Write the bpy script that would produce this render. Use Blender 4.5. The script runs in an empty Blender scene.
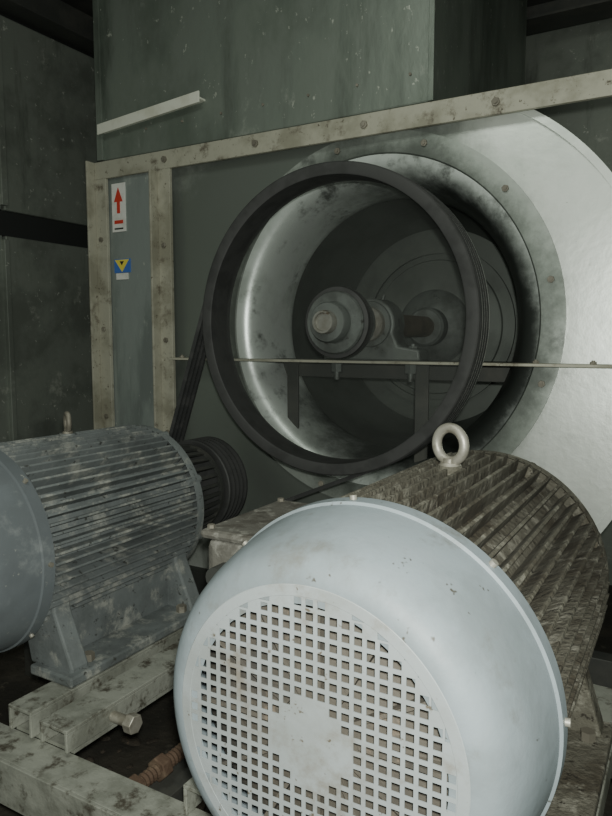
import bpy, bmesh, math, random
from math import sin, cos, pi, radians, sqrt, atan2
from mathutils import Vector, Matrix
random.seed(4)
S = bpy.context.scene
COL = S.collection
FX, FZ = -1.052, 0.058      # fan axis
FLOOR = -1.35

# ------------------------------------------------------------------ materials
def mat(name, c1, c2=None, c3=None, scale=3.0, rough=0.5, metal=0.0, bump=0.1, t2=(0.45,0.65), t3=(0.58,0.68),
        fine=40.0, stretch=(1,1,1), alpha=None, scale3=None, grime_shade=None, streak=None, speck=None):
    m = bpy.data.materials.new(name); m.use_nodes = True
    nt = m.node_tree; N = nt.nodes; L = nt.links
    b = N['Principled BSDF']
    tc = N.new('ShaderNodeTexCoord'); mp = N.new('ShaderNodeMapping')
    mp.inputs['Scale'].default_value = stretch
    L.new(tc.outputs['Object'], mp.inputs['Vector'])
    def noise(s, d=6, rr=0.6, off=0, st=None):
        n = N.new('ShaderNodeTexNoise'); n.inputs['Scale'].default_value = s
        n.inputs['Detail'].default_value = d; n.inputs['Roughness'].default_value = rr
        if off:
            m2 = N.new('ShaderNodeMapping'); m2.inputs['Location'].default_value = (off, off*1.7, off*0.3)
            if st: m2.inputs['Scale'].default_value = st
            L.new(mp.outputs[0], m2.inputs['Vector']); L.new(m2.outputs[0], n.inputs['Vector'])
        else:
            L.new(mp.outputs[0], n.inputs['Vector'])
        return n
    def ramp(src, a, bb):
        r = N.new('ShaderNodeMapRange'); r.inputs['From Min'].default_value = a; r.inputs['From Max'].default_value = bb
        r.interpolation_type = 'SMOOTHSTEP'
        L.new(src, r.inputs['Value']); return r.outputs[0]
    def mix(f, A, B):
        x = N.new('ShaderNodeMix'); x.data_type = 'RGBA'
        L.new(f, x.inputs['Factor'])
        for sock, v in ((x.inputs['A'], A), (x.inputs['B'], B)):
            if isinstance(v, tuple): sock.default_value = (*v, 1)
            else: L.new(v, sock)
        return x.outputs['Result']
    def math_(op, a, bb=0.0):
        q = N.new('ShaderNodeMath'); q.operation = op
        for s, v in zip(q.inputs, (a, bb)):
            if isinstance(v, (int, float)): s.default_value = v
            else: L.new(v, s)
        return q.outputs[0]
    n1 = noise(scale)
    cur = c1
    if c2: cur = mix(ramp(n1.outputs['Fac'], *t2), cur, c2)
    if c3:
        n3 = noise(scale3 or scale*2.3, 8, 0.7, 7.3)
        cur = mix(ramp(n3.outputs['Fac'], *t3), cur, c3)
    if streak:
        ns = noise(1.0, 6, 0.7, 3.9, streak[1])
        cur = mix(ramp(ns.outputs['Fac'], streak[2], streak[3]), cur, streak[0])
    if speck:
        ns = noise(speck[1], 3, 0.8, 13.1)
        cur = mix(ramp(ns.outputs['Fac'], speck[2], speck[3]), cur, speck[0])
    if grime_shade:     # grime with painted light falloff round the fan axis: (colour, r_dark, r_bright, noise amount, x asymmetry, z asymmetry)
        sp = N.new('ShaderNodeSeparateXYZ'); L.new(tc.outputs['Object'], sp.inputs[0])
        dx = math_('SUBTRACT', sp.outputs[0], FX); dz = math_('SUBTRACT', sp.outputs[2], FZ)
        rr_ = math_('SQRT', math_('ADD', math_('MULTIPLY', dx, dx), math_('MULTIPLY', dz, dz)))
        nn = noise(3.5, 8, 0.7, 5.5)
        rv = math_('ADD', rr_, math_('MULTIPLY', math_('SUBTRACT', nn.outputs['Fac'], 0.5), grime_shade[3]))
        rv = math_('ADD', rv, math_('MULTIPLY', dx, grime_shade[4]))
        rv = math_('ADD', rv, math_('MULTIPLY', dz, grime_shade[5]))
        cur = mix(ramp(math_('MULTIPLY', rv, -1.0), -grime_shade[2], -grime_shade[1]), cur, grime_shade[0])
    if isinstance(cur, tuple): b.inputs['Base Color'].default_value = (*cur, 1)
    else: L.new(cur, b.inputs['Base Color'])
    nf = noise(fine, 4, 0.6, 2.1)
    rr = N.new('ShaderNodeMapRange'); rr.inputs['To Min'].default_value = max(0.05, rough-0.1); rr.inputs['To Max'].default_value = min(1, rough+0.12)
    L.new(n1.outputs['Fac'], rr.inputs['Value']); L.new(rr.outputs[0], b.inputs['Roughness'])
    b.inputs['Metallic'].default_value = metal
    if bump:
        bp = N.new('ShaderNodeBump'); bp.inputs['Strength'].default_value = bump; bp.inputs['Distance'].default_value = 0.01
        L.new(nf.outputs['Fac'], bp.inputs['Height']); L.new(bp.outputs[0], b.inputs['Normal'])
    if alpha is not None: b.inputs['Alpha'].default_value = alpha
    return m

M_galv = mat('galvanized_sheet', (0.40,0.44,0.40), (0.30,0.33,0.30), (0.14,0.15,0.13), scale=2.2, rough=0.48, metal=0.4, bump=0.06, t3=(0.56,0.75))
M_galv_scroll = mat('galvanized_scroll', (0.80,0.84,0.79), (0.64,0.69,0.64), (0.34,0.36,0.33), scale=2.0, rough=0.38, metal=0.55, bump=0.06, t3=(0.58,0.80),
                    grime_shade=((0.22,0.245,0.22),0.66,1.04,0.6,0.42,0.0), streak=((0.42,0.45,0.41),(9,9,1.2),0.52,0.8), speck=((0.25,0.26,0.22),30,0.68,0.76))  # grime round the inlet; flash sheen painted in as brighter right, darker left
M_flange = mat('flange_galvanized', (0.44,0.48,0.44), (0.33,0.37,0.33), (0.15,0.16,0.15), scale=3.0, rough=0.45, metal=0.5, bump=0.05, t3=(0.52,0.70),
               grime_shade=((0.12,0.135,0.12),0.58,0.71,0.32,0.0,0.0))
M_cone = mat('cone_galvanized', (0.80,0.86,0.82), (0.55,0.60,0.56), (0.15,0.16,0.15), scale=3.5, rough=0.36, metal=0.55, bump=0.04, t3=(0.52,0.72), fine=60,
             grime_shade=((0.05,0.057,0.052),0.485,0.575,0.17,-0.14,0.05))  # painted reflection: bright at upper left, shaded towards throat, right and bottom
M_duct = mat('duct_sheet_green', (0.24,0.275,0.24), (0.165,0.195,0.165), (0.42,0.45,0.40), scale=2.5, rough=0.45, metal=0.4, bump=0.14, t3=(0.60,0.76), fine=25, stretch=(1,1,0.6),
             streak=((0.10,0.12,0.10),(3,3,1.0),0.47,0.72), speck=((0.52,0.55,0.48),34,0.65,0.72))
M_side = mat('wall_sheet_green', (0.25,0.275,0.24), (0.165,0.182,0.158), (0.45,0.465,0.41), scale=3.0, rough=0.5, metal=0.35, bump=0.12, t3=(0.58,0.74), fine=30,
             streak=((0.10,0.113,0.096),(6,6,1.0),0.5,0.72), speck=((0.5,0.52,0.46),24,0.64,0.72))
M_panel = mat('panel_blue_grey', (0.32,0.36,0.345), (0.22,0.25,0.24), (0.46,0.49,0.46), scale=5.0, rough=0.45, metal=0.4, bump=0.15, t3=(0.58,0.72), fine=35, stretch=(1,1,0.3),
              streak=((0.14,0.16,0.15),(8,8,1.5),0.52,0.75), speck=((0.5,0.52,0.48),40,0.66,0.73))
M_rail = mat('angle_iron_cream', (0.44,0.43,0.35), (0.30,0.29,0.225), (0.13,0.11,0.08), scale=6.0, rough=0.6, metal=0.15, bump=0.15, t3=(0.53,0.72),
             speck=((0.10,0.085,0.06),40,0.62,0.72))
M_dark = mat('dark_steel', (0.06,0.063,0.058), (0.085,0.085,0.075), None, scale=6, rough=0.6, metal=0.3, bump=0.08)
M_black = mat('black_void', (0.018,0.02,0.019), None, None, rough=0.8, bump=0)
M_floor = mat('dirty_floor', (0.04,0.037,0.03), (0.07,0.062,0.048), (0.16,0.145,0.11), scale=5, rough=0.8, bump=0.5, t3=(0.58,0.7))
M_shaft = mat('steel_shaft', (0.33,0.33,0.30), (0.22,0.21,0.18), (0.13,0.10,0.07), scale=9, rough=0.45, metal=0.6, bump=0.06)
M_shaftr = mat('rusty_shaft', (0.16,0.125,0.095), (0.10,0.08,0.06), None, scale=9, rough=0.6, metal=0.4, bump=0.06)
M_bearing = mat('bearing_casting', (0.145,0.16,0.15), (0.085,0.093,0.086), (0.045,0.045,0.04), scale=8, rough=0.55, metal=0.4, bump=0.12)
M_wheel = mat('pulley_cast_iron', (0.056,0.057,0.056), (0.040,0.041,0.040), None, scale=12, rough=0.65, metal=0.2, bump=0.04)
M_groove = mat('pulley_polished_ridge', (0.60,0.60,0.58), (0.42,0.42,0.41), None, scale=12, rough=0.35, metal=0.8, bump=0.03)
M_rubber = mat('belt_rubber', (0.030,0.031,0.031), (0.052,0.052,0.051), None, scale=15, rough=0.7, bump=0.05)
M_m1 = mat('motor_paint_blue_grey', (0.165,0.183,0.183), (0.105,0.117,0.116), (0.35,0.355,0.32), scale=4, rough=0.65, bump=0.2, t3=(0.48,0.68), scale3=14,
           speck=((0.05,0.052,0.047),30,0.60,0.70))
M_m1c = mat('cowl_paint_grey', (0.150,0.170,0.182), (0.115,0.130,0.138), (0.23,0.25,0.25), scale=3, rough=0.5, bump=0.04, t3=(0.55,0.74),
            speck=((0.28,0.29,0.27),35,0.66,0.74))
M_m2 = mat('motor_rusty_brown', (0.128,0.121,0.094), (0.07,0.060,0.042), (0.27,0.26,0.215), scale=7, rough=0.85, bump=0.7, t3=(0.50,0.66), scale3=18, fine=60,
           speck=((0.035,0.03,0.022),45,0.58,0.68))
M_tbox = mat('terminal_box_grime', (0.13,0.125,0.108), (0.08,0.073,0.06), (0.26,0.255,0.225), scale=14, rough=0.8, bump=0.4, t3=(0.5,0.66), scale3=25)
M_m2c = mat('cowl_paint_pale', (0.285,0.335,0.362), (0.225,0.262,0.278), (0.175,0.18,0.165), scale=4.5, rough=0.52, bump=0.08, t3=(0.54,0.74), scale3=8,
            speck=((0.085,0.078,0.062),24,0.66,0.71))
M_m2g = mat('grille_paint_pale', (0.345,0.378,0.385), (0.29,0.312,0.308), (0.22,0.20,0.165), scale=6, rough=0.55, bump=0.06, t3=(0.50,0.70), scale3=7,
            speck=((0.13,0.11,0.08),40,0.64,0.72))
M_rustin = mat('cowl_interior_grime', (0.115,0.102,0.083), (0.062,0.058,0.052), (0.20,0.16,0.12), scale=7, rough=0.8, bump=0.3)
M_slot = mat('slide_rail_galv', (0.38,0.39,0.34), (0.24,0.247,0.21), (0.09,0.08,0.06), scale=8, rough=0.5, metal=0.25, bump=0.25, t3=(0.50,0.66))
M_rust = mat('rusty_rod', (0.10,0.062,0.040), (0.17,0.12,0.08), None, scale=20, rough=0.85, bump=0.4)
M_debris = mat('dirt_debris', (0.05,0.042,0.032), (0.09,0.07,0.05), (0.15,0.10,0.065), scale=12, rough=0.9, bump=0.5)
M_bolt = mat('bolt_zinc', (0.46,0.44,0.38), (0.28,0.26,0.21), None, scale=20, rough=0.45, metal=0.5, bump=0.1)
M_rbolt = mat('bolt_weathered', (0.20,0.185,0.15), (0.32,0.30,0.25), None, scale=20, rough=0.6, metal=0.3, bump=0.1)
M_white = mat('white_strip', (0.74,0.75,0.66), (0.62,0.62,0.52), None, scale=8, rough=0.5, bump=0.03)
M_lab = mat('label_white', (0.76,0.76,0.72), (0.64,0.64,0.6), None, scale=20, rough=0.5, bump=0)
M_red = mat('label_red', (0.60,0.05,0.03), None, None, rough=0.5, bump=0)
M_blue = mat('label_blue', (0.06,0.16,0.50), None, None, rough=0.5, bump=0)
M_yel = mat('label_yellow', (0.80,0.68,0.10), None, None, rough=0.5, bump=0)
M_imp = mat('impeller_grey', (0.075,0.085,0.076), (0.05,0.056,0.05), None, scale=3, rough=0.6, metal=0.3, bump=0.04)
M_impl = mat('impeller_backplate', (0.125,0.14,0.125), (0.09,0.10,0.09), None, scale=3, rough=0.55, metal=0.3, bump=0.04)
M_blur = mat('spinning_web_blur', (0.11,0.12,0.11), None, None, rough=0.8, bump=0, alpha=0.14)

# ------------------------------------------------------------------ helpers
def empty(name, parent=None):
    e = bpy.data.objects.new(name, None); e.empty_display_size = 0.1; COL.objects.link(e)
    if parent: e.parent = parent
    return e
def mk(name, V, F, m, parent=None, smooth=None, bevel=0, mats=None, mi=None):
    me = bpy.data.meshes.new(name); me.from_pydata([tuple(v) for v in V], [], F); me.update()
    bm = bmesh.new(); bm.from_mesh(me); bmesh.ops.recalc_face_normals(bm, faces=bm.faces); bm.to_mesh(me); bm.free()
    me.materials.append(m)
    if mats:
        for x in mats: me.materials.append(x)
        for p, i in zip(me.polygons, mi): p.material_index = i
    if smooth is not None:
        for p in me.polygons: p.use_smooth = True
        me.set_sharp_from_angle(angle=radians(smooth))
    o = bpy.data.objects.new(name, me); COL.objects.link(o)
    if parent: o.parent = parent
    if bevel:
        b = o.modifiers.new('bevel', 'BEVEL'); b.width = bevel; b.segments = 2; b.limit_method = 'ANGLE'
    return o
BF = [(0,1,3,2),(4,6,7,5),(0,4,5,1),(2,3,7,6),(0,2,6,4),(1,5,7,3)]
def boxv(x0,x1,y0,y1,z0,z1):
    return [(x,y,z) for x in (x0,x1) for y in (y0,y1) for z in (z0,z1)]
def box(name, x0,x1,y0,y1,z0,z1, m, parent=None, bevel=0.002):
    return mk(name, boxv(x0,x1,y0,y1,z0,z1), BF, m, parent, None, bevel)
def boxes(name, lst, m, parent=None, bevel=0):
    V=[];F=[]
    for b in lst:
        k=len(V); V+=boxv(*b); F+=[tuple(i+k for i in f) for f in BF]
    return mk(name,V,F,m,parent,None,bevel)
def lathe(name, prof, cx, cz, m, parent=None, n=96, closed=False, smooth=35, mats=None, mfun=None):
    V=[];F=[];MI=[]
    P=len(prof)
    for i in range(n):
        a=2*pi*i/n
        for r,y in prof: V.append((cx+r*cos(a), y, cz+r*sin(a)))
    for i in range(n):
        j=(i+1)%n
        for k in range(P if closed else P-1):
            l=(k+1)%P
            F.append((i*P+k, i*P+l, j*P+l, j*P+k)); MI.append(mfun(k) if mfun else 0)
    return mk(name,V,F,m,parent,smooth,0,mats,MI if mats else None)
def cyl(name, p0, p1, r, m, parent=None, n=24, r1=None, bevel=0):
    p0=Vector(p0);p1=Vector(p1);d=(p1-p0).normalized()
    a=d.orthogonal().normalized(); b=d.cross(a); r1=r if r1 is None else r1
    V=[];F=[]
    for i in range(n):
        t=2*pi*i/n; u=a*cos(t)+b*sin(t)
        V.append(p0+u*r); V.append(p1+u*r1)
    for i in range(n):
        j=(i+1)%n; F.append((2*i,2*j,2*j+1,2*i+1))
    F.append(tuple(2*i for i in range(n))); F.append(tuple(2*i+1 for i in range(n)))
    return mk(name,V,F,m,parent,40,bevel)
def hexbolt(name, p, d, r, h, m, parent):
    p=Vector(p); d=Vector(d)
    cyl(name, p, p+d*h, r, m, parent, n=6, bevel=0.001)
    cyl(name+'_stud', p+d*h*0.9, p+d*h*1.5, r*0.5, m, parent, n=12)
def extr(name, poly, y0, y1, m, parent, bevel=0.003, smooth=None):
    n=len(poly); V=[(x,y0,z) for x,z in poly]+[(x,y1,z) for x,z in poly]
    F=[tuple(range(n)), tuple(range(n,2*n))]+[(i,(i+1)%n,n+(i+1)%n,n+i) for i in range(n)]
    return mk(name,V,F,m,parent,smooth,bevel)
def torus(name, c, R, r, axis, m, parent, n=40, k=16):
    V=[];F=[];c=Vector(c); ax=Vector(axis).normalized(); a=ax.orthogonal().normalized(); b=ax.cross(a)
    for i in range(n):
        t=2*pi*i/n; u=a*cos(t)+b*sin(t)
        for j in range(k):
            s=2*pi*j/k; V.append(c+u*(R+r*cos(s))+ax*(r*sin(s)))
    for i in range(n):
        for j in range(k):
            F.append((i*k+j,((i+1)%n)*k+j,((i+1)%n)*k+(j+1)%k,i*k+(j+1)%k))
    return mk(name,V,F,m,parent,60)

# ------------------------------------------------------------------ room shell
box('floor', -3.1,1.5,-1.2,4.2,FLOOR-0.1,FLOOR,M_floor)
box('ceiling', -3.1,1.5,-1.2,4.2,1.70,1.8,M_dark)
box('wall_back', -3.1,1.5,4.0,4.1,FLOOR,1.70,M_side)
box('wall_right', 1.4,1.5,-1.2,4.0,FLOOR,1.70,M_side)
wl = empty('wall_left')
box('wall_sheet', -3.05,-2.95,-1.2,4.0,FLOOR,1.70,M_black,wl)
ys=[-1.2,-0.3,0.55,1.4,2.16,2.9,4.0]
for i in range(len(ys)-1):
    box('upper_panel_%d'%i, -2.95,-2.92,ys[i]+0.008,ys[i+1]-0.008,0.62,1.52,M_side,wl,0.006)
    box('lower_panel_%d'%i, -2.95,-2.92,ys[i]+0.008,ys[i+1]-0.008,FLOOR,0.50,M_side,wl,0.006)
    box('panel_seam_%d'%i, -2.922,-2.90,ys[i]-0.018,ys[i]+0.018,0.64,1.50,M_side,wl,0.003)
    box('panel_seam_low_%d'%i, -2.922,-2.90,ys[i]-0.014,ys[i]+0.014,FLOOR,0.48,M_side,wl,0.003)
box('dark_channel', -2.95,-2.935,-1.2,4.0,0.50,0.62,M_black,wl,0)
box('top_beam', -2.95,-2.80,-1.2,4.0,1.54,1.66,M_dark,wl,0.004)
bm_=empty('ceiling_beam')
boxes('beam_flanges',[(-2.6,1.4,3.66,3.85,1.60,1.612),(-2.6,1.4,3.75,3.76,1.612,1.70)],M_dark,bm_,0.001)

# ------------------------------------------------------------------ duct box above
db = empty('supply_duct')
box('duct_body', -2.37,-0.82,2.27,3.6,0.80,1.70,M_duct,db,0.006)
box('duct_corner_flange', -0.835,-0.815,2.262,2.275,0.80,1.70,M_duct,db,0.002)
box('duct_left_flange', -2.385,-2.35,2.255,2.275,0.80,1.70,M_duct,db,0.002)
for i in range(7):
    x=-2.1+i*0.2
    cyl('rivet_%d'%i,(x,2.272,0.90),(x,2.264,0.90),0.005,M_rbolt,db,12)
def strip(y0,y1,z0,z1,nm):
    a=(-2.35,0.915); b=(-1.78,0.960)
    V=[(a[0],y0,a[1]+z0),(a[0],y0,a[1]+z1),(a[0],y1,a[1]+z0),(a[0],y1,a[1]+z1),(b[0],y0,b[1]+z0),(b[0],y0,b[1]+z1),(b[0],y1,b[1]+z0),(b[0],y1,b[1]+z1)]
    mk(nm,V,BF,M_white,db,None,0.002)
strip(2.235,2.272,0.0,0.008,'angle_strip_flat_leg'); strip(2.227,2.235,-0.014,0.030,'angle_strip_upright_leg')

# ------------------------------------------------------------------ fan housing
fh = empty('centrifugal_fan')
def rho(th):
    c,s=cos(th),sin(th)
    XL=-2.00-FX; ZT=0.755-FZ; ZB=-1.30-FZ
    bl=[]
    if s>1e-6: bl.append(ZT/s)
    if s<-1e-6: bl.append(ZB/s)
    if c<-1e-6: bl.append(XL/c)
    r=min(bl) if bl else 9
    if c>0:
        d=math.degrees(th if th<pi else th-2*pi)
        sp=0.84+(54.8-d)*0.0020
        r=min(r,sp)
    return r
N=360; V=[];F=[]
y0,y1=2.30,3.15
for i in range(N):
    th=2*pi*i/N; r=rho(th)
    V.append((FX+0.615*cos(th),y0,FZ+0.615*sin(th)))
    V.append((FX+r*cos(th),y0,FZ+r*sin(th)))
    V.append((FX+r*cos(th),y1,FZ+r*sin(th)))
for i in range(N):
    j=(i+1)%N
    F.append((3*i,3*i+1,3*j+1,3*j)); F.append((3*i+1,3*i+2,3*j+2,3*j+1))
F.append(tuple(3*i+2 for i in range(N)))
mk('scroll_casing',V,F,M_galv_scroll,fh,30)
V=[];F=[]
idx=[k for k in range(-100,61)]
for k in idx:
    th=radians(k); r=0.84+(54.8-k)*0.0020
    for (rr,yy) in ((r-0.004,2.285),(r+0.02,2.285),(r+0.02,2.30),(r-0.004,2.30)):
        V.append((FX+rr*cos(th),yy,FZ+rr*sin(th)))
for q in range(len(idx)-1):
    for k in range(4): F.append((4*q+k,4*q+(k+1)%4,4*q+4+(k+1)%4,4*q+4+k))
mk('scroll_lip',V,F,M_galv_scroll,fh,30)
lathe('inlet_flange',[(0.68,2.298),(0.68,2.287),(0.605,2.287),(0.60,2.292)],FX,FZ,M_flange,fh,128)
prof=[(0.60,2.290)]
for i in range(1,13):
    t=i/12*pi/2
    prof.append((0.60-0.105*sin(t)**0.8*1.0, 2.29+0.235*(1-cos(t))))
prof+= [(0.492,2.55),(0.497,2.56)]
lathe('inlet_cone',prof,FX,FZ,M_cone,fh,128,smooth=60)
for i in range(12):
    a=radians(12+30*i); p=(FX+0.645*cos(a),2.287,FZ+0.645*sin(a))
    hexbolt('flange_bolt_%d'%i,p,(0,-1,0),0.012,0.008,M_rbolt,fh)
box('rail_top', -2.40,0.9,2.245,2.262,0.715,0.79,M_rail,fh)
box('rail_top_leg', -2.40,0.9,2.262,2.32,0.775,0.79,M_rail,fh)
box('rail_left_outer', -2.40,-2.325,2.245,2.262,FLOOR,0.715,M_rail,fh)
box('rail_left_outer_leg', -2.40,-2.390,2.20,2.245,FLOOR,0.79,M_rail,fh)
box('rail_left_inner', -2.03,-1.955,2.245,2.262,FLOOR,0.715,M_rail,fh)
box('rail_left_inner_leg', -2.03,-2.020,2.20,2.245,FLOOR,0.71,M_rail,fh)
box('side_panel', -2.39,-2.00,2.265,2.29,FLOOR,0.78,M_panel,fh)
box('side_panel_back', -2.39,-2.00,2.29,3.15,FLOOR,0.78,M_galv,fh)
for i,x in enumerate([-1.98,-1.52,-1.06,-0.60,-0.14,0.3]):
    hexbolt('rail_bolt_%d'%i,(x,2.245,0.752),(0,-1,0),0.014,0.009,M_rbolt,fh)
for i,z in enumerate([0.45,0.05,-0.35]):
    hexbolt('rail_bolt_l_%d'%i,(-2.36,2.245,z),(0,-1,0),0.012,0.008,M_rbolt,fh)
    hexbolt('rail_bolt_m_%d'%i,(-1.99,2.245,z-0.05),(0,-1,0),0.012,0.008,M_rbolt,fh)
box('split_flange', -1.955,0.0,2.215,2.287,-0.083,-0.074,M_rail,fh,0.001)
for i,x in enumerate([-1.9,-1.75,-0.45,-0.28,-0.14]):
    hexbolt('split_bolt_%d'%i,(x,2.24,-0.074),(0,0,1),0.011,0.008,M_rbolt,fh)
box('scroll_base_channel', -1.95,0.0,2.24,2.30,FLOOR,-1.0,M_dark,fh)

# ------------------------------------------------------------------ impeller (spinning: blades read as a smooth drum)
im = empty('impeller', fh)
lathe('front_shroud',[(0.505,2.565),(0.515,2.57),(0.54,2.60)],FX,FZ,M_imp,im,96)
lathe('blade_drum_blur',[(0.515,2.575),(0.50,2.75),(0.47,2.95),(0.44,3.0)],FX,FZ,M_imp,im,96,smooth=60)
lathe('back_plate',[(0.16,2.985),(0.29,3.0),(0.30,3.0),(0.305,3.01),(0.70,3.02),(0.70,3.03),(0.0,3.03)],FX,FZ,M_impl,im,96)
lathe('hub_boss',[(0.0,2.86),(0.075,2.86),(0.085,2.87),(0.085,2.93),(0.15,2.96),(0.17,2.985)],FX,FZ,M_bearing,im,48)
lathe('balance_ring',[(0.33,3.01),(0.33,2.99),(0.36,2.99),(0.36,3.01)],FX,FZ,M_impl,im,64)
V=[];F=[]
for b in range(12):
    a0=2*pi*b/12; st0=len(V); K=8
    for i in range(K+1):
        t=i/K; r=0.545+0.15*t; a=a0-0.5*t
        V.append((FX+r*cos(a),2.60,FZ+r*sin(a))); V.append((FX+r*cos(a),3.02,FZ+r*sin(a)))
    for i in range(K): F.append((st0+2*i,st0+2*i+1,st0+2*i+3,st0+2*i+2))
o=mk('blades',V,F,M_imp,im,60); s=o.modifiers.new('s','SOLIDIFY'); s.thickness=0.006

# ------------------------------------------------------------------ shaft + bearing
sh = empty('shaft_assembly', fh)
lathe('shaft_end',[(0.0,1.935),(0.028,1.935),(0.03,1.925),(0.036,1.925),(0.038,1.93),(0.038,2.41)],FX,FZ,M_shaft,sh,48)
lathe('shaft_body',[(0.038,2.41),(0.045,2.412),(0.045,2.88),(0.0,2.88)],FX,FZ,M_shaftr,sh,48)
pb = empty('pillow_block_bearing', fh)
poly=[]
for i in range(25):
    a=radians(-20+ 220*i/24); poly.append((FX+0.095*cos(a),FZ+0.095*sin(a)))
poly+=[(FX-0.11,FZ-0.080),(FX-0.19,FZ-0.092),(FX-0.195,FZ-0.133),(FX+0.195,FZ-0.133),(FX+0.19,FZ-0.092),(FX+0.11,FZ-0.080)]
extr('housing',poly,2.29,2.40,M_bearing,pb,0.008,40)
lathe('seal_ring',[(0.038,2.265),(0.06,2.265),(0.064,2.275),(0.064,2.30)],FX,FZ,M_shaft,pb,48)
lathe('cap_ring',[(0.062,2.282),(0.082,2.282),(0.086,2.295)],FX,FZ,M_bearing,pb,48)
cyl('grease_nipple',(FX+0.02,2.35,FZ+0.08),(FX+0.03,2.35,FZ+0.110),0.005,M_bearing,pb)
for i,dx in enumerate((-0.15,0.15)):
    hexbolt('foot_bolt_%d'%i,(FX+dx,2.34,FZ-0.096),(0,0,1),0.018,0.016,M_bearing,pb)
    cyl('foot_stud_%d'%i,(FX+dx,2.32,-0.090),(FX+dx,2.32,-0.150),0.010,M_bearing,pb)
    cyl('foot_nut_%d'%i,(FX+dx,2.32,-0.088),(FX+dx,2.32,-0.120),0.022,M_bearing,pb,6)
bs = empty('bearing_support', fh)
boxes('cross_beam',[(-1.53,-0.575,2.27,2.46,-0.086,-0.076),(-1.53,-0.575,2.45,2.46,-0.15,-0.086)],M_dark,bs,0.002)
boxes('posts',[(-1.435,-1.385,2.335,2.345,-0.40,-0.086),(-1.435,-1.425,2.345,2.385,-0.40,-0.086),
               (-0.89,-0.84,2.335,2.345,-0.46,-0.086),(-0.89,-0.88,2.345,2.385,-0.46,-0.086)],M_dark,bs,0.001)

# ------------------------------------------------------------------ big pulley wheel
pw = empty('fan_pulley_wheel')
BY=[1.966,1.990,2.014,2.038]
def rim_prof(R, rin, y0, y1, depth=0.018):
    p=[(rin,y0),(rin+0.005,y0-0.003),(R-0.004,y0-0.003),(R,y0)]
    for y in BY:
        p+=[(R,y-0.0085),(R-depth,y-0.006),(R-depth,y+0.006),(R,y+0.0085)]
    p+=[(R,y1),(rin,y1)]
    return p
RO=0.501
pr=rim_prof(RO,0.462,1.946,2.056)
def mf(k):
    a,b=pr[k],pr[(k+1)%len(pr)]
    return 1 if (abs(a[0]-RO)<1e-6 and abs(b[0]-RO)<1e-6 and a[1]>1.97) else 0
lathe('rim',pr,FX,FZ,M_wheel,pw,160,closed=True,mats=[M_groove],mfun=mf)
lathe('hub',[(0.0385,1.955),(0.062,1.955),(0.066,1.962),(0.066,2.0),(0.07,2.005),(0.10,2.005),(0.105,2.012),(0.105,2.075),(0.09,2.085),(0.09,2.14),(0.0385,2.14)],FX,FZ,M_bearing,pw,64)
lathe('hub_collar',[(0.105,2.02),(0.118,2.022),(0.118,2.06),(0.105,2.062)],FX,FZ,M_wheel,pw,64)
lathe('spinning_web',[(0.105,2.04),(0.462,2.04)],FX,FZ,M_blur,pw,96)

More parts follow.
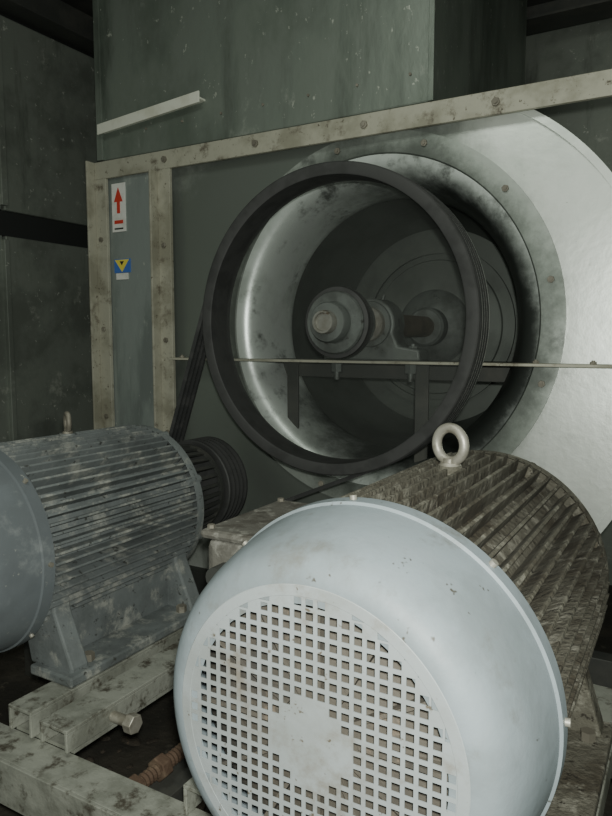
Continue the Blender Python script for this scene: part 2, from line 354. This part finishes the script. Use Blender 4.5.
# ------------------------------------------------------------------ motors
MX1,MZ1=-1.61,-0.54
MX2,MZ2=-0.4275,-0.54
def motor(nm, cx, cz, y_b0, y_b1, core, fin, nf, mb, mc, zfoot, eye_y, cowlprof, eyeR, eyemat, eye_axis=(0,1,0)):
    e = empty(nm)
    lathe('cowl', cowlprof, cx, cz, mc, e, 128, smooth=30)
    lathe('stator_core',[(core-0.02,y_b0-0.02),(core,y_b0),(core,y_b1),(core-0.02,y_b1+0.02)],cx,cz,mb,e,96)
    V=[];F=[]
    for i in range(nf):
        a=2*pi*(i+0.5)/nf
        if -0.80 > sin(a) : continue
        u=Vector((cos(a),0,sin(a))); w=Vector((-sin(a),0,cos(a)))
        k=len(V)
        for (r,hw) in ((core-0.012,0.0055),(core+fin,0.0032)):
            for yy in (y_b0+0.004, y_b1-0.004):
                for s in (-1,1):
                    rr=r if r<core else r-(0.0 if yy<(y_b0+y_b1)/2 else 0.003)
                    V.append(Vector((cx,yy,cz))+u*rr+w*hw*s)
        F+=[(k+0,k+1,k+5,k+4),(k+2,k+6,k+7,k+3),(k+0,k+4,k+6,k+2),(k+1,k+3,k+7,k+5),(k+4,k+5,k+7,k+6)]
    mk('cooling_fins',V,F,mb,e,None,0.0012)
    lathe('drive_end_shield',[(core+fin*0.7,y_b1-0.002),(core+fin*0.75,y_b1+0.005),(core+fin*0.75,y_b1+0.03),(core-0.01,y_b1+0.045),
           (core*0.55,y_b1+0.075),(core*0.38,y_b1+0.08),(core*0.38,y_b1+0.10),(0.035,y_b1+0.10)],cx,cz,mb,e,96)
    lathe('rear_shield',[(core*0.4,y_b0-0.03),(core+fin*0.5,y_b0-0.012),(core+fin*0.6,y_b0+0.006)],cx,cz,mb,e,96)
    for i in range(8):
        a=radians(22.5+45*i)
        cyl('shield_lug_%d'%i,(cx+(core+0.010)*cos(a),y_b1-0.02,cz+(core+0.010)*sin(a)),(cx+(core+0.010)*cos(a),y_b1+0.040,cz+(core+0.010)*sin(a)),0.015,mb,e,16)
    cyl('shaft',(cx,y_b1+0.05,cz),(cx,1.928 if cx<-1 else y_b1+0.22,cz),0.032,M_shaft,e)
    for s,tag in ((-1,'l'),(1,'r')):
        sx=lambda v: cx+s*v
        for q,(a,b) in enumerate(((y_b0+0.02,y_b0+0.075),(y_b1-0.075,y_b1-0.02))):
            extr('foot_web_%s%d'%(tag,q),[(sx(core*0.45),cz-core*0.85),(sx(core*0.93),cz-core*0.35),(sx(core*0.97),cz-core*0.65),(sx(0.285),zfoot+0.035),(sx(0.285),zfoot+0.02),(sx(0.13),zfoot+0.02)],a,b,mb,e,0.006)
            cyl('foot_bolt_%s%d'%(tag,q),(sx(0.262),b+0.02 if q==0 else a-0.02,zfoot+0.024),(sx(0.262),b+0.02 if q==0 else a-0.02,zfoot+0.045),0.016,M_rbolt,e,6)
        box('foot_pad_%s'%tag,min(sx(0.15),sx(0.305)),max(sx(0.15),sx(0.305)),y_b0+0.0,y_b1+0.0,zfoot,zfoot+0.026,mb,e,0.005)
        box('foot_rib_%s'%tag,min(sx(0.17),sx(0.19)),max(sx(0.17),sx(0.19)),y_b0+0.05,y_b1-0.05,zfoot+0.02,cz-core*0.62,mb,e,0.003)
    zt=cz+core+fin
    cyl('eye_boss',(cx,eye_y,zt-0.05),(cx,eye_y,zt+0.002),0.030,mb,e,24,0.024)
    cyl('eye_collar',(cx,eye_y,zt+0.000),(cx,eye_y,zt+0.008),eyeR*0.68,eyemat,e,24,eyeR*0.55)
    cyl('eye_stem',(cx,eye_y,zt+0.006),(cx,eye_y,zt+0.016),eyeR*0.42,eyemat,e)
    torus('eye_ring',(cx,eye_y,zt+0.010+eyeR),eyeR,eyeR*0.30,eye_axis,eyemat,e)
    return e

cp2=[(0.192,0.752),(0.2165,0.7495),(0.228,0.751),(0.240,0.756),(0.250,0.764),(0.257,0.774),(0.264,0.788),(0.273,0.815),(0.281,0.85),(0.288,0.89),(0.291,0.915),(0.2955,0.918),(0.2965,0.945),(0.291,0.946),(0.282,0.88),(0.255,0.79)]
m2=motor('electric_motor.001',MX2,MZ2,0.95,1.58,0.252,0.034,66,M_m2,M_m2c,-0.87,1.324,cp2,0.034,M_bolt,(0.35,1,0))
pitch=0.0178; n=13; V=[];F=[];vd={}
def gv(x,z):
    k=(round(x,5),round(z,5))
    if k not in vd: vd[k]=len(V); V.append((MX2+x,0.7495,MZ2+z))
    return vd[k]
for i in range(-n,n+1):
    for j in range(-n,n+1):
        x0=(i-0.5)*pitch; z0=(j-0.5)*pitch
        far=max(sqrt((x0+a*pitch)**2+(z0+b*pitch)**2) for a in (0,1) for b in (0,1))
        if far>0.2165: continue
        xs=[x0,x0+pitch*0.17,x0+pitch*0.83,x0+pitch]; zs=[z0,z0+pitch*0.17,z0+pitch*0.83,z0+pitch]
        d=sqrt((i*pitch)**2+(j*pitch)**2)
        hole = d<0.198 and not (d<0.053) and not ((abs(i)<=1 or abs(j)<=1) and d<0.066)
        for a in range(3):
            for b in range(3):
                if hole and a==1 and b==1: continue
                F.append((gv(xs[a],zs[b]),gv(xs[a+1],zs[b]),gv(xs[a+1],zs[b+1]),gv(xs[a],zs[b+1])))
g=mk('fan_grille',V,F,M_m2g,m2); s=g.modifiers.new('s','SOLIDIFY'); s.thickness=0.0016; s.offset=0
lathe('grille_border',[(0.2035,0.7486),(0.2040,0.7482),(0.2185,0.7482),(0.2195,0.7492)],MX2,MZ2,M_m2g,m2,128,smooth=20)
lathe('cooling_fan_disc',[(0.0,0.79),(0.05,0.785),(0.19,0.80),(0.235,0.83),(0.235,0.84),(0.0,0.86)],MX2,MZ2,M_rustin,m2,64)
for i in range(12):
    a=2*pi*i/12
    p=Vector((MX2,0.0,MZ2)); u=Vector((cos(a),0,sin(a))); w=Vector((-sin(a),0,cos(a)))*0.003
    Vb=[p+u*0.06-w+Vector((0,0.775,0)),p+u*0.06+w+Vector((0,0.775,0)),p+u*0.2-w+Vector((0,0.772,0)),p+u*0.2+w+Vector((0,0.772,0)),
        p+u*0.06-w+Vector((0,0.80,0)),p+u*0.06+w+Vector((0,0.80,0)),p+u*0.2-w+Vector((0,0.82,0)),p+u*0.2+w+Vector((0,0.82,0))]
    mk('fan_blade_%d'%i,Vb,[(0,1,3,2),(4,6,7,5),(0,4,5,1),(2,3,7,6),(0,2,6,4),(1,5,7,3)],M_rustin,m2)
for i,a in enumerate((5,95,140,50,185)):
    a=radians(a); p=Vector((MX2+0.296*cos(a),0.932,MZ2+0.296*sin(a)))
    cyl('cowl_screw_%d'%i,p,p+Vector((cos(a),0,sin(a)))*0.007,0.006,M_bolt,m2,12)
box('terminal_box_body',-0.865,-0.69,1.08,1.37,-0.52,-0.405,M_tbox,m2,0.02)
box('terminal_box_lid',-0.872,-0.685,1.07,1.38,-0.405,-0.385,M_tbox,m2,0.012)
box('terminal_box_neck',-0.72,-0.60,1.12,1.30,-0.50,-0.41,M_tbox,m2,0.01)
for i,(x,y) in enumerate(((-0.855,1.09),(-0.855,1.36),(-0.71,1.09),(-0.71,1.36))):
    cyl('lid_screw_%d'%i,(x,y,-0.386),(x,y,-0.378),0.008,M_rbolt,m2,6)
cyl('cable_gland',(-0.81,1.08,-0.47),(-0.81,1.04,-0.47),0.022,M_dark,m2,16)

cp1=[(0.0,0.872),(0.05,0.87),(0.20,0.87),(0.225,0.876),(0.243,0.89),(0.252,0.91),(0.262,0.97),(0.268,1.03),(0.270,1.055),(0.2745,1.058),(0.275,1.09),(0.269,1.091),(0.265,1.03)]
m1=motor('electric_motor',MX1,MZ1,1.10,1.66,0.234,0.030,66,M_m1,M_m1c,-0.86,1.377,cp1,0.025,M_rbolt,(0.6,1,0))
for i,a in enumerate((0,90,45,-45,180)):
    a=radians(a); p=Vector((MX1+0.275*cos(a),1.075,MZ1+0.275*sin(a)))
    cyl('cowl_screw_%d'%i,p,p+Vector((cos(a),0,sin(a)))*0.007,0.006,M_bolt,m1,12)
mp_ = empty('drive_sheave', m1)
pr2=rim_prof(0.172,0.140,1.946,2.056)
lathe('rim',pr2,MX1,MZ1,M_wheel,mp_,96,closed=True)
lathe('web',[(0.033,1.93),(0.05,1.93),(0.055,1.95),(0.142,1.96),(0.142,2.0),(0.0,2.0)],MX1,MZ1,M_wheel,mp_,64)
lathe('cage_ring_front',[(0.165,1.735),(0.175,1.735),(0.175,1.75),(0.165,1.75)],MX1,MZ1,M_dark,mp_,64,closed=True)
lathe('cage_ring_rear',[(0.150,1.91),(0.160,1.91),(0.160,1.925),(0.150,1.925)],MX1,MZ1,M_dark,mp_,64,closed=True)
V=[];F=[]
for i in range(30):
    a=2*pi*i/30; u=Vector((cos(a),0,sin(a))); w=Vector((-sin(a),0,cos(a)))*0.006; c=Vector((MX1,0,MZ1)); k=len(V)
    for r,y in ((0.162,1.74),(0.172,1.74),(0.150,1.92),(0.158,1.92)):
        for s in (-1,1): V.append(c+u*r+w*s+Vector((0,y,0)))
    F+=[(k,k+1,k+3,k+2),(k+4,k+6,k+7,k+5),(k,k+2,k+6,k+4),(k+1,k+5,k+7,k+3),(k,k+4,k+5,k+1),(k+2,k+3,k+7,k+6)]
mk('cage_bars',V,F,M_dark,mp_)

# ------------------------------------------------------------------ belts
C1=Vector((FX,FZ)); C2=Vector((MX1,MZ1)); r1,r2=0.499,0.175
d=C1-C2; L=d.length; da=atan2(d.y,d.x); phi=math.acos((r2-r1)/L)
path=[]
K=110
for i in range(K+1):
    a=da-phi+2*phi*i/K; path.append((C1,r1,a))
for i in range(1,24):
    t=i/24; a=da+phi; path.append((C1*(1-t)+C2*t, r1*(1-t)+r2*t, a))
K2=40
for i in range(K2+1):
    a=da+phi+(2*pi-2*phi)*i/K2; path.append((C2,r2,a))
for i in range(1,24):
    t=i/24; a=da-phi; path.append((C2*(1-t)+C1*t, r2*(1-t)+r1*t, a))
V=[];F=[]
for y in BY:
    k0=len(V); n=len(path)
    for (c,r,a) in path:
        u=Vector((cos(a),sin(a)))
        for rr,yy in ((r-0.010,y-0.005),(r+0.003,y-0.008),(r+0.003,y+0.008),(r-0.010,y+0.005)):
            q=c+u*rr; V.append((q.x,yy,q.y))
    for i in range(n):
        j=(i+1)%n
        for k in range(4): F.append((k0+4*i+k,k0+4*i+(k+1)%4,k0+4*j+(k+1)%4,k0+4*j+k))
mk('v_belt_set',V,F,M_rubber,None,30)

# ------------------------------------------------------------------ bases
def channel(lst_name, x0,x1,y0,y1,z0,z1,parent,t=0.008):
    boxes(lst_name,[(x0,x1,y0,y1,z1-t,z1),(x0,x0+t,y0,y1,z0,z1-t),(x1-t,x1,y0,y1,z0,z1-t)],M_slot,parent,0.0015)
r_=empty('motor_slide_rail')
channel('channel_a',-1.385,-1.305,0.98,1.80,-0.925,-0.862,r_)
channel('channel_b',-1.275,-1.185,0.98,1.80,-0.925,-0.872,r_)
boxes('rail_plate',[(-1.385,-1.185,1.0,1.80,-0.935,-0.926)],M_slot,r_)
channel('channel_c',-1.90,-1.80,0.98,1.80,-0.925,-0.862,r_)
cyl('adjuster_bolt',(-1.185,1.12,-0.905),(-1.125,1.12,-0.905),0.013,M_bolt,r_)
cyl('adjuster_head',(-1.135,1.12,-0.905),(-1.110,1.12,-0.905),0.024,M_bolt,r_,6,bevel=0.002)
r2_=empty('motor_slide_rail.001')
channel('channel_a',-0.84,-0.75,0.97,1.80,-0.935,-0.872,r2_)
channel('channel_b',-0.73,-0.64,0.97,1.80,-0.935,-0.872,r2_)
channel('channel_c',-0.22,-0.12,0.97,1.80,-0.935,-0.872,r2_)
fr=empty('steel_base_frame')
boxes('front_channel',[(-2.3,0.3,0.90,0.908,-1.04,-0.936),(-2.3,0.3,0.908,1.0,-0.944,-0.936),(-2.3,0.3,0.908,1.0,-1.04,-1.032)],M_slot,fr,0.0015)
boxes('rear_channel',[(-2.3,0.3,1.70,1.80,-1.05,-0.936)],M_dark,fr,0.0015)
boxes('frame_side',[(-2.3,-2.22,1.0,1.70,-1.05,-0.94),(0.22,0.3,1.0,1.70,-1.05,-0.94),(-1.12,-1.00,1.0,1.70,-1.12,-1.04)],M_dark,fr,0.0015)
boxes('frame_legs',[(x,x+0.08,y,y+0.08,FLOOR,-1.04) for x in (-2.3,-1.1,0.2) for y in (0.91,1.71)],M_dark,fr,0.0015)
V=[];F=[];n=14; K=70
for k in range(K):
    y=1.0+0.42*k/(K-1); r=0.015+(0.003 if k%2 else 0)
    for i in range(n):
        a=2*pi*i/n; V.append((-1.05+r*cos(a),y,-1.0+r*sin(a)))
for k in range(K-1):
    for i in range(n): F.append((k*n+i,k*n+(i+1)%n,(k+1)*n+(i+1)%n,(k+1)*n+i))
mk('tension_rod',V,F,M_rust,fr)
for i,y in enumerate((1.03,1.12,1.33)):
    cyl('tension_nut_%d'%i,(-1.05,y,-1.0),(-1.05,y+0.03,-1.0),0.029,M_rust,fr,6,bevel=0.003)
box('tension_lug',-1.10,-1.0,1.38,1.40,-1.05,-0.94,M_dark,fr)
V=[];F=[]
for q in range(160):
    bm=bmesh.new(); bmesh.ops.create_icosphere(bm,subdivisions=2,radius=random.uniform(0.006,0.026))
    c=Vector((random.uniform(-1.9,-0.85),random.uniform(1.02,1.65),FLOOR+0.008)); k=len(V)
    sc=Vector((random.uniform(0.5,1.6),random.uniform(0.5,1.6),random.uniform(0.3,0.8)))
    for v in bm.verts: V.append(c+Vector((v.co.x*sc.x*random.uniform(.75,1.25),v.co.y*sc.y*random.uniform(.75,1.25),v.co.z*sc.z)))
    bm.faces.ensure_lookup_table(); bm.verts.index_update()
    F+=[tuple(k+v.index for v in f.verts) for f in bm.faces]; bm.free()
mk('dirt_debris_pile',V,F,M_debris)

# ------------------------------------------------------------------ labels
lb=empty('airflow_arrow_label')
cx=-2.265
box('plate',cx-0.040,cx+0.040,2.260,2.2645,0.48,0.69,M_lab,lb,0)
extr('arrow',[(cx-0.009,0.56),(cx+0.009,0.56),(cx+0.009,0.61),(cx+0.026,0.61),(cx,0.672),(cx-0.026,0.61),(cx-0.009,0.61)],2.2585,2.2600,M_red,lb,0)
box('text_line',cx-0.026,cx+0.026,2.2585,2.2600,0.515,0.530,M_red,lb,0)
box('text_line_low',cx-0.026,cx+0.026,2.2585,2.2600,0.49,0.497,M_dark,lb,0)
wb=empty('warning_sticker')
box('plate',-2.30,-2.205,2.260,2.2645,0.30,0.36,M_blue,wb,0)
extr('triangle',[(-2.295,0.357),(-2.21,0.357),(-2.2525,0.303)],2.2585,2.2600,M_yel,wb,0)
extr('triangle_inner',[(-2.265,0.350),(-2.240,0.350),(-2.2525,0.332)],2.2575,2.2585,M_black,wb,0)
box('lower_tag',-2.29,-2.22,2.260,2.2645,0.270,0.298,M_lab,wb,0)

# ------------------------------------------------------------------ lights & camera
def light(name,typ,loc,e,col,size=None,rot=None):
    l=bpy.data.lights.new(name,typ); l.energy=e; l.color=col
    if typ=='POINT': l.shadow_soft_size=size
    if typ=='AREA': l.size=size
    o=bpy.data.objects.new(name,l); o.location=loc; COL.objects.link(o)
    if rot: o.rotation_euler=rot
    return o
light('camera_flash','POINT',(0.03,-0.02,0.06),102,(0.97,1.0,0.92),0.02)
light('fill_light','AREA',(-0.9,0.5,1.6),11,(0.93,1.0,0.88),0.6,(radians(25),0,0))  # unseen fill light, added overhead to lift the ambient level
w=bpy.data.worlds.new('World'); S.world=w; w.use_nodes=True
w.node_tree.nodes['Background'].inputs[0].default_value=(0.87,0.95,0.82,1)
w.node_tree.nodes['Background'].inputs[1].default_value=0.18

cam=bpy.data.cameras.new('Camera'); co=bpy.data.objects.new('Camera',cam); COL.objects.link(co)
cam.sensor_fit='VERTICAL'; cam.sensor_height=24; cam.lens=24*680/816
cam.clip_start=0.02
co.location=(0,0,0)
co.rotation_euler=(radians(90-5.7),0,radians(30))
S.camera=co
